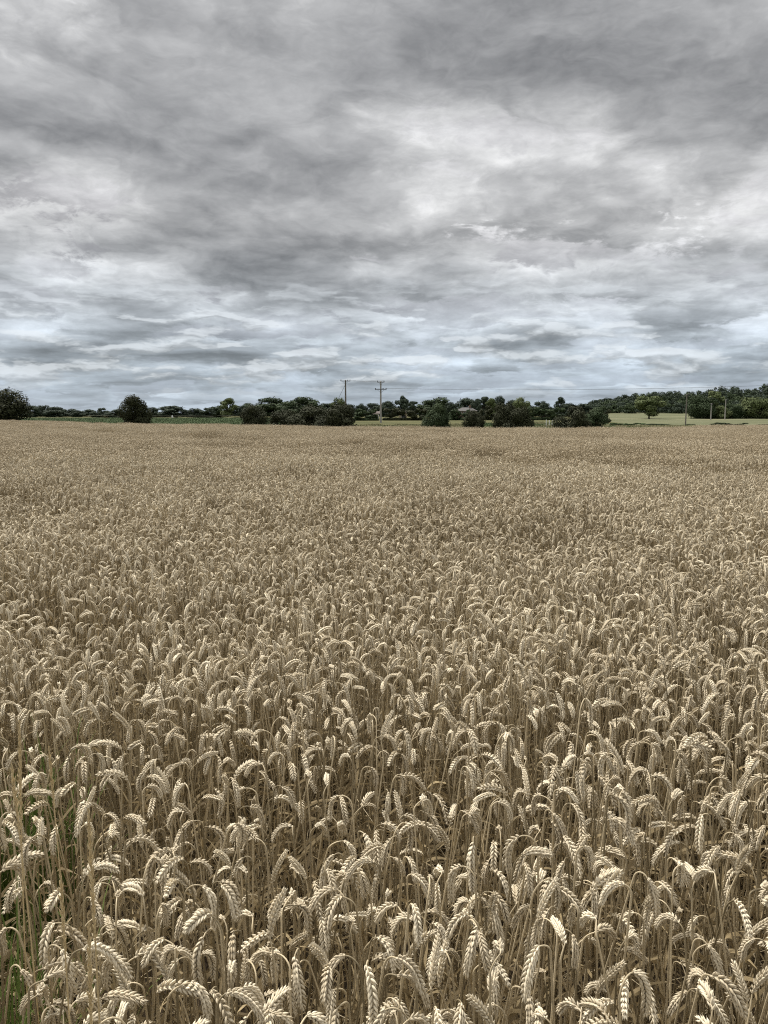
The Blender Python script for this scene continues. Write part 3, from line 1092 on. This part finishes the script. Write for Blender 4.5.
# the wood on the hill reads as one mass
r = np.random.default_rng(77)
SKY = np.array([(572, 410), (580, 406), (590, 401), (600, 398.5), (615, 396), (630, 394.5), (645, 391.5), (660, 389.5), (672, 390.5), (690, 391),
                (705, 388), (714, 385.5), (722, 386.5), (735, 385.5), (742, 389.5), (750, 386.5), (760, 383.5), (800, 382.5), (960, 381)])
wd = MB()
for row, (dist, drop, step) in enumerate([(386, 13.5, 6), (398, 10, 6), (420, 6, 7), (445, 3.5, 7), (470, 1.5, 7), (492, 0.0, 7)]):
    px = 590 if row == 0 else 576
    while px < 950:
        d_ = dist + r.uniform(-14, 14)
        x = px_at(px, d_)
        z = float(ground_z(x, d_))
        top = np.interp(px, SKY[:, 0], SKY[:, 1]) + drop + r.uniform(-1.0, 1.8)
        h = max(4.0, z_at(top, d_) - z)
        w = r.uniform(5, 8.5)
        cs, rs = [], []
        for k in range(9):
            hh = r.uniform(.25, .88)
            q = w * .42 * math.sqrt(max(.05, 1 - ((hh - .5) / .5) ** 2)) * math.sqrt(r.uniform(.1, 1))
            a = r.uniform(0, 6.283)
            rr = r.uniform(.17, .28) * w
            cs.append((x + q * math.cos(a), d_ + q * math.sin(a), z + hh * h))
            rs.append((rr, rr, min(rr, .22 * h)))
        leaf_cloud(wd, r, cs, rs, 620, .42, int(r.uniform() < .3), z)
        leaf_cloud(wd, r, [(x, d_, z + h * .22)], [(w * .55, w * .5, h * .3)], 130, .45, int(r.uniform() < .3), z)
        V, f = tube([(x, d_, z - .3), (x, d_, z + h * .4), (x + .2, d_, z + h * .7)], [.25, .18, .05], 6)
        wd.add(V, f, .5, 2)
        px += step * r.uniform(.6, 1.25)
link('woodland', wd.mesh('woodland', [m_far, m_oak, m_bark], False), kind='stuff', label='dark wood covering the hill behind the pale pasture', cat='wood')

# a band of far wood and hedge closes the view behind the single trees
fw = MB()
FSK = np.array([(-400, 412), (20, 411), (60, 411.5), (100, 412.5), (150, 412), (200, 411.5), (240, 409), (260, 405), (300, 403), (330, 406), (350, 407), (380, 406.5),
                (420, 405), (460, 404), (500, 403), (530, 404.5), (560, 406), (590, 406), (625, 408)])
for dist, drop in ((408, 1.5), (424, 0.0)):
    px = -380
    while px < 618:
        d_ = dist + r.uniform(-6, 6)
        x = px_at(px, d_)
        z = float(ground_z(x, d_))
        h = max(1.6, z_at(np.interp(px, FSK[:, 0], FSK[:, 1]) + drop + r.uniform(-.8, 1.6), d_) - z)
        w = r.uniform(4, 7)
        cs = [(x + r.uniform(-.4, .4) * w, d_ + r.uniform(-1.5, 1.5), z + h * q) for q in (.2, .35, .5, .65, .72)]
        leaf_cloud(fw, r, cs, [(w * .33, w * .3, h * .28)] * 5, 330, .42, int(r.uniform() < .25), z)
        px += r.uniform(5, 10)
link('distant_woodland', fw.mesh('distant_woodland', [m_far, m_oak], False), kind='stuff', label='low far-off band of trees and hedge behind the skyline trees', cat='wood')

# brambles at the near side of the pasture
BR = 'low scrub strips before the pasture'
tree('scrub', 706, 744, 422.6, 0, 165, 'hedge', m_oak, 2, 'low dark scrub strip at the wheat edge below the grey poles', 'scrub', BR, depth=3)
tree('scrub', 755, 812, 423.2, 0, 163, 'hedge', m_oak, 0, 'low scrub strip cut off by the right end of the photo', 'scrub', BR, depth=3)
tree('scrub', 600, 642, 422.8, 0, 160, 'hedge', m_crop, 1, 'low green scrub strip at the start of the pale pasture', 'scrub', BR, depth=3)
tree('scrub', 636, 692, 423.8, 0, 162, 'hedge', m_oak, 2, 'thin low scrub strip reaching the foot of the thin dark pole', 'scrub', BR, depth=3)


# standing green crop and the pale grass verge
def blade_plot(seed, size, n, h, w, mat, lean):
    r = np.random.default_rng(seed)
    m = MB()
    for i in range(n):
        p = np.array([r.uniform(-.5, .5) * size, r.uniform(-.5, .5) * size, 0])
        a = r.uniform(0, 6.283)
        hh = h * r.uniform(.6, 1.1)
        ln = r.uniform(.2, 1) * lean * hh
        u = np.linspace(0, 1, 5)
        P = p + np.stack([math.cos(a) * ln * u ** 2, math.sin(a) * ln * u ** 2, hh * (u - .25 * u ** 3)], -1)
        V, f = ribbon(P, w * np.array([.6, 1, .9, .6, .06]), (-math.sin(a), math.cos(a), 0))
        m.add(V, f, r.uniform(0, 1))
    return m.mesh('blades', [mat], False)


def strip(name, protos, pxs, d0, d1, step, hs, **kw):
    pts = []
    y = d0
    while y < d1:
        x = px_at(pxs[0], y)
        while x < px_at(pxs[1], y):
            xx, yy = x + rng.uniform(-.3, .3) * step, y + rng.uniform(-.3, .3) * step
            if yy > edge_dist(xx, yy) + kw.get('gap', 1.0):
                pts.append((xx, yy, float(ground_z(xx, yy))))
            x += step
        y += step
    kw.pop('gap', None)
    n = len(pts)
    return gn_field(name, protos, pts, rng.uniform(0, 6.28, n), np.stack([np.ones(n), np.ones(n), rng.uniform(*hs, n)], -1), rng.integers(0, len(protos), n), kind='stuff', **kw)


crop_p = [blade_plot(500 + i, 2.2, 150, .95, .055, m_crop, .6) for i in range(3)]
verge_p = [blade_plot(520 + i, 2.2, 260, .75, .022, m_verge, .4) for i in range(3)]
mix_p = [blade_plot(540 + i, 2.2, 240, .6, .03, m_crop, .5) for i in range(2)] + [verge_p[0]]
strip('green_crop', crop_p, (-30, 345), 72, 215, 2.0, (.85, 1.1), label='leafy green crop in a strip behind the bushes on the left', cat='crop', gap=9)
strip('verge_grass', verge_p + mix_p[:1], (340, 475), 67, 135, 2.0, (.7, 1.2), label='pale tall grass on the verge below the double-crossarm pole', cat='grass', gap=2)
strip('rough_grass', mix_p, (475, 610), 67, 150, 2.0, (.7, 1.25), label='fresh green rough grass between the bushes in the middle', cat='grass', gap=2)
strip('field_margin_grass', verge_p + mix_p[:1], (600, 800), 135, 160, 2.0, (.5, .9), label='thin dry grass along the margin of the pale pasture', cat='grass', gap=2)

# ------------------------------------------------------------------ buildings, posts and poles
def plain(name, c, rough=.8, var=.15, scale=3):
    m, t, b = material(name, rough, .2)
    n = t.noise(t.new('ShaderNodeTexCoord').outputs['Object'], scale, 4, .6)
    t.put(b.inputs['Base Color'], t.ramp(n, [(.3, tuple(q * (1 - var) for q in c)), (.7, tuple(min(.85, q * (1 + var)) for q in c))]))
    return m


m_wall = plain('brown_brick', (.16, .11, .08))
m_render = plain('white_render', (.62, .62, .58))
m_tan = plain('tan_render', (.36, .31, .22))
m_roof = plain('pale_roof_tiles', (.13, .125, .12))
m_roofd = plain('dark_roof_tiles', (.12, .10, .09))
m_glass = plain('dark_window_glass', (.03, .035, .04), .15)
m_wood = plain('weathered_pole_wood', (.16, .145, .125), .85, .3, 2)
m_wood_pale = plain('silvered_pole_wood', (.30, .285, .26), .85, .25, 2)
m_steel = plain('galvanised_steel', (.10, .105, .11), .5)
m_pot = plain('brown_insulator', (.05, .04, .04), .3)
m_white = plain('white_paint', (.70, .70, .66), .6, .1)


def bmesh_box(mb, x0, x1, y0, y1, z0, z1, tint=.5):
    V = [(x, y, z) for z in (z0, z1) for y in (y0, y1) for x in (x0, x1)]
    mb.add(V, [(0, 2, 3, 1), (4, 5, 7, 6), (0, 1, 5, 4), (2, 6, 7, 3), (0, 4, 6, 2), (1, 3, 7, 5)], tint)


def house(name, px0, px1, y_eave, y_ridge, dist, wall, roof, hip, label, n_win, cat):
    w = px_at(px1, dist) - px_at(px0, dist)
    x = px_at((px0 + px1) / 2, dist)
    z = float(ground_z(x, dist))
    he, hr = z_at(y_eave, dist) - z, z_at(y_ridge, dist) - z
    dp = max(4.0, w * .5)
    e = link(name, None, loc=(x, dist, z), label=label, cat=cat)
    m = MB()
    bmesh_box(m, -w / 2, w / 2, 0, dp, -.2, he)
    if not hip:
        m.add([(-w / 2, .003, he), (-w / 2, dp - .003, he), (-w / 2, dp / 2, hr - .08), (w / 2, .003, he), (w / 2, dp - .003, he), (w / 2, dp / 2, hr - .08)], [(0, 2, 1), (3, 4, 5)])
    link('wall', m.mesh('wall', [wall], False), parent=e)
    m = MB()
    o = .35
    k = w * .28 if hip else -o
    V = [(-w / 2 - o, -o, he - .1), (w / 2 + o, -o, he - .1), (w / 2 + o, dp + o, he - .1), (-w / 2 - o, dp + o, he - .1), (-w / 2 + k, dp / 2, hr), (w / 2 - k, dp / 2, hr)]
    V = V + [(a, b_, c - .16) for a, b_, c in V]
    m.add(V, [(0, 1, 5, 4), (2, 3, 4, 5), (6, 10, 11, 7), (8, 11, 10, 9), (0, 6, 7, 1), (2, 8, 9, 3)])
    m.add(V, [(3, 0, 4), (1, 2, 5)])
    m.add(V, [(1, 7, 8, 2), (3, 9, 6, 0)])
    rf = link('roof', m.mesh('roof', [roof], False), parent=e)
    if hip:
        m = MB()
        bmesh_box(m, w * .12, w * .12 + .7, dp / 2 - .35, dp / 2 + .35, hr - .6, hr + .9)
        link('chimney', m.mesh('chimney', [wall], False), parent=rf)
    for i in range(n_win):
        cx = -w / 2 + w * (i + .5) / n_win
        m = MB()
        bmesh_box(m, cx - .65, cx + .65, -.04, .05, he - 1.7, he - .5)
        wn = link('window', m.mesh('window', [m_white], False), parent=e)
        m = MB()
        bmesh_box(m, cx - .56, cx + .56, -.05, .02, he - 1.61, he - .59)
        link('pane', m.mesh('pane', [m_glass], False), parent=wn)
    return e


house('house', 457, 476, 410.6, 407.4, 300, m_wall, m_roof, True, 'brown house with a wide pale hipped roof among the far trees', 4, 'house')
house('cottage', 373.5, 379, 413.2, 411.2, 255, m_render, m_roofd, False, 'tiny white cottage beside the double-crossarm pole', 1, 'house')
house('barn', 399, 407, 412.8, 410.6, 262, m_tan, m_roofd, False, 'small tan barn under the narrow upright tree', 1, 'barn')


def post(px, top, dist, w, label, group=None):
    x = px_at(px, dist)
    z = float(ground_z(x, dist))
    h = z_at(top, dist) - z
    m = MB()
    V, f = tube([(0, 0, -.2), (0, 0, h * .5), (0, 0, h - .06), (0, 0, h - .02), (0, 0, h)], [w, w, w, w * .8, w * .02], 8)
    m.add(V, f)
    link('post', m.mesh('post', [m_white]), loc=(x, dist, z), label=label, cat='post', group=group)


post(174, 415.6, 215, .20, 'white marker post standing in the green crop below the broad domed tree')
for k, (px, top) in enumerate([(545.2, 419.8), (548.2, 420.4), (551.0, 420.0)]):
    post(px, top, 118, .055, ['left one of three short white posts in the rough grass', 'middle and shortest of three short white posts in the rough grass',
                              'right one of three short white posts in the rough grass'][k], 'three short white posts')


def utility_pole(px, top, dist, rad, mat, arms, label, stay=None, group='wooden electricity poles'):
    x = px_at(px, dist)
    z = float(ground_z(x, dist))
    h = z_at(top, dist) - z
    e = link('utility_pole', None, loc=(x, dist, z), label=label, cat='pole', group=group)
    m = MB()
    zz = np.array([-.5, 0, h * .3, h * .6, h * .9, h - .03, h])
    V, f = tube(np.stack([0 * zz, 0 * zz, zz], -1), np.array([1.15, 1.12, 1.05, .92, .82, .80, .02]) * rad, 10, (1, 0, 0))
    m.add(V, f)
    link('shaft', m.mesh('shaft', [mat]), parent=e)
    tips = []
    for (drop, half, pins) in arms:
        m = MB()
        za = h - drop
        bmesh_box(m, -half, half, -rad - .14, -rad + .01, za - .07, za + .07)
        for s_ in (-1, 1):          # slanting braces
            V, f = tube([(s_ * half * .55, -rad - .05, za - .07), (s_ * .05, -rad - .02, za - .65)], [.022, .022], 5, (0, 1, 0))
            m.add(V, f)
        arm = link('crossarm', m.mesh('crossarm', [m_steel], False), parent=e)
        for q in pins:
            m = MB()
            V, f = tube([(q, -rad - .07, za + .06), (q, -rad - .07, za + .14), (q, -rad - .07, za + .16), (q, -rad - .07, za + .24), (q, -rad - .07, za + .30), (q, -rad - .07, za + .34)],
                        [.03, .03, .12, .13, .08, .04], 8, (0, 1, 0))
            m.add(V, f)
            link('insulator', m.mesh('insulator', [m_pot]), parent=arm)
            tips.append(np.array([x + q, dist - rad - .07, z + za + .30]))
    if stay:
        m = MB()
        V, f = tube([(-.1, 0, h - 1.2), (stay[0], stay[1], .2)], [.035, .035], 5, (0, 1, 0))
        m.add(V, f)
        link('stay_wire', m.mesh('stay_wire', [m_steel]), parent=e)
    return tips


t1 = utility_pole(346.0, 379.8, 182, .21, m_wood, [(.30, 1.15, (-1.05, .55, 1.05))], 'dark pole with a single crossarm rising behind the bush clump', stay=(-4.4, 1.0))
t2 = utility_pole(380.8, 381.0, 168, .20, m_wood_pale, [(.25, .78, (-.70, .70)), (1.85, 1.25, (-1.15, .5, 1.15))], 'pale pole with two crossarms standing in the verge')
t3 = utility_pole(683.6, 394.2, 200, .15, m_wood, [(.25, .45, (-.4, .4))], 'thin dark pole at the edge of the pale pasture')
t4 = utility_pole(708.4, 403.5, 262, .17, m_wood_pale, [(.2, .4, (-.35, .35))], 'shorter grey pole before the full bushy tree')
t5 = utility_pole(722.4, 399.5, 268, .17, m_wood_pale, [(.2, .4, (-.35, .35))], 'taller grey pole before the wood')


def wire(a, b_, sag, rad, label, group):
    u = np.linspace(0, 1, 25)[:, None]
    P = a * (1 - u) + b_ * u
    P[:, 2] -= sag * 4 * (u * (1 - u))[:, 0]
    m = MB()
    V, f = tube(P, np.full(25, rad), 5, (0.0, 0.0, 1.0))
    m.add(V, f)
    link('overhead_wire', m.mesh('overhead_wire', [m_steel]), label=label, cat='wire', group=group)


for i, (a, b_) in enumerate(zip(t1, (t2[0], t2[1], t2[1] + (.0, .3, .1)))):
    wire(a, b_, .25, .012, 'thin wire strung between the two tall poles', 'wires between the two tall poles')
for i, a in enumerate((t2[2], t2[4])):
    far = np.array([px_at(905, 150) + i * 1.2, 150 + i * .6, z_at(379, 150)])
    wire(a, far, 1.0, .013, 'long thin wire running right from the lower crossarm across the sky', 'wires running right across the sky')
wire(t3[0], t5[0], .3, .014, 'thin wire from the thin dark pole to the taller grey pole', None)

# ------------------------------------------------------------------ odd grasses at the near left of the crop
m_rye = straw('dry_grass', (.36, .26, .12), (.62, .50, .29), .6)
m_green = leafy('fresh_grass_leaves', (.075, .110, .024), (.130, .185, .045), (.210, .250, .085), 12)


def dry_grass(px, py, dist, length, label, seed):
    r = np.random.default_rng(seed)
    a, e_ = pix_dir(px, py)
    x, y = dist * math.sin(a), dist * math.cos(a)
    zt = EYE + dist * math.tan(e_)
    e = link('dry_grass_stalk', None, loc=(x, y, float(ground_z(x, y))), label=label, cat='grass', group='tall dry grass stalks above the wheat')
    m = MB()
    zz = np.linspace(0, zt, 10)
    bow = .02 * np.sin(zz / zt * 3.0) * r.uniform(-1, 1)
    P = np.stack([bow, bow * .4, zz], -1)
    V, f = tube(P, np.linspace(.0020, .0009, 10), 6, (0, 1, 0))
    m.add(V, f, .5)
    link('stem', m.mesh('stem', [m_rye]), parent=e)
    m = MB()
    tm, fc = FL_HI
    n = int(length / .0042)
    for i in range(n):
        z = zt - length + i * .0042
        c = np.array([np.interp(z, zz, P[:, 0]), np.interp(z, zz, P[:, 1]), z])
        az_ = i * 2.4 + r.uniform(-.4, .4)
        o = np.array([math.cos(az_), math.sin(az_), 0])
        d_ = o * math.tan(r.uniform(.16, .36)) + (0, 0, 1)
        d_ /= np.linalg.norm(d_)
        e1 = np.cross(d_, o)
        e1 /= np.linalg.norm(e1)
        e2 = np.cross(d_, e1)
        env = min(1, .5 + 1.5 * i / n) * (1 if i < .75 * n else 1 - .5 * (i / n - .75) / .25)
        V = c + tm[:, :1] * e1 * .0017 * env + tm[:, 1:2] * e2 * .0013 * env + tm[:, 2:3] * d_ * .015 * env
        m.add(V, fc, r.uniform(.3, .9))
    link('spike', m.mesh('spike', [m_rye]), parent=e)


dry_grass(88, 804, 1.02, .20, 'tallest dry grass spike rising above the wheat at the lower left', 1)
dry_grass(90, 919, .92, .17, 'short dry grass spike just below the tallest grass spike', 2)
dry_grass(21, 716, 1.34, .22, 'dry grass spike standing by the left edge, beside the green grass', 3)

dry_grass(9, 760, 1.22, .12, 'slim dry grass stalk at the very left edge of the photo', 4)
dry_grass(47, 742, 1.45, .13, 'slim dry grass stalk halfway between the two tall spikes', 5)
dry_grass(60, 872, 1.05, .11, 'low slim dry grass stalk left of the tallest grass spike', 6)

r = np.random.default_rng(5)
for (gx0, gy0, lab) in ((-1.06, 2.10, 'tuft of green grass low among the stalks by the left edge'), (-.70, 1.30, 'smaller tuft of green grass in the lower left corner')):
    m = MB()
    for i in range(170):
        a = r.uniform(0, 6.283)
        hh, ln = r.uniform(.55, 1.02), r.uniform(.02, .22)
        u = np.linspace(0, 1, 7)
        p = np.array([r.normal(-.02, .08), r.normal(0, .08), 0])
        P = p + np.stack([math.cos(a) * ln * u ** 2, math.sin(a) * ln * u ** 2, hh * (u - .2 * u ** 4)], -1)
        V, f = ribbon(P, .0032 * np.array([.8, 1, 1, .9, .7, .4, .05]), (-math.sin(a), math.cos(a), 0))
        m.add(V, f, r.uniform(.1, .9))
    link('grass_tuft', m.mesh('grass_tuft', [m_green]), loc=(gx0, gy0, float(ground_z(gx0, gy0))), label=lab, cat='grass', group='green grass tufts in the wheat')
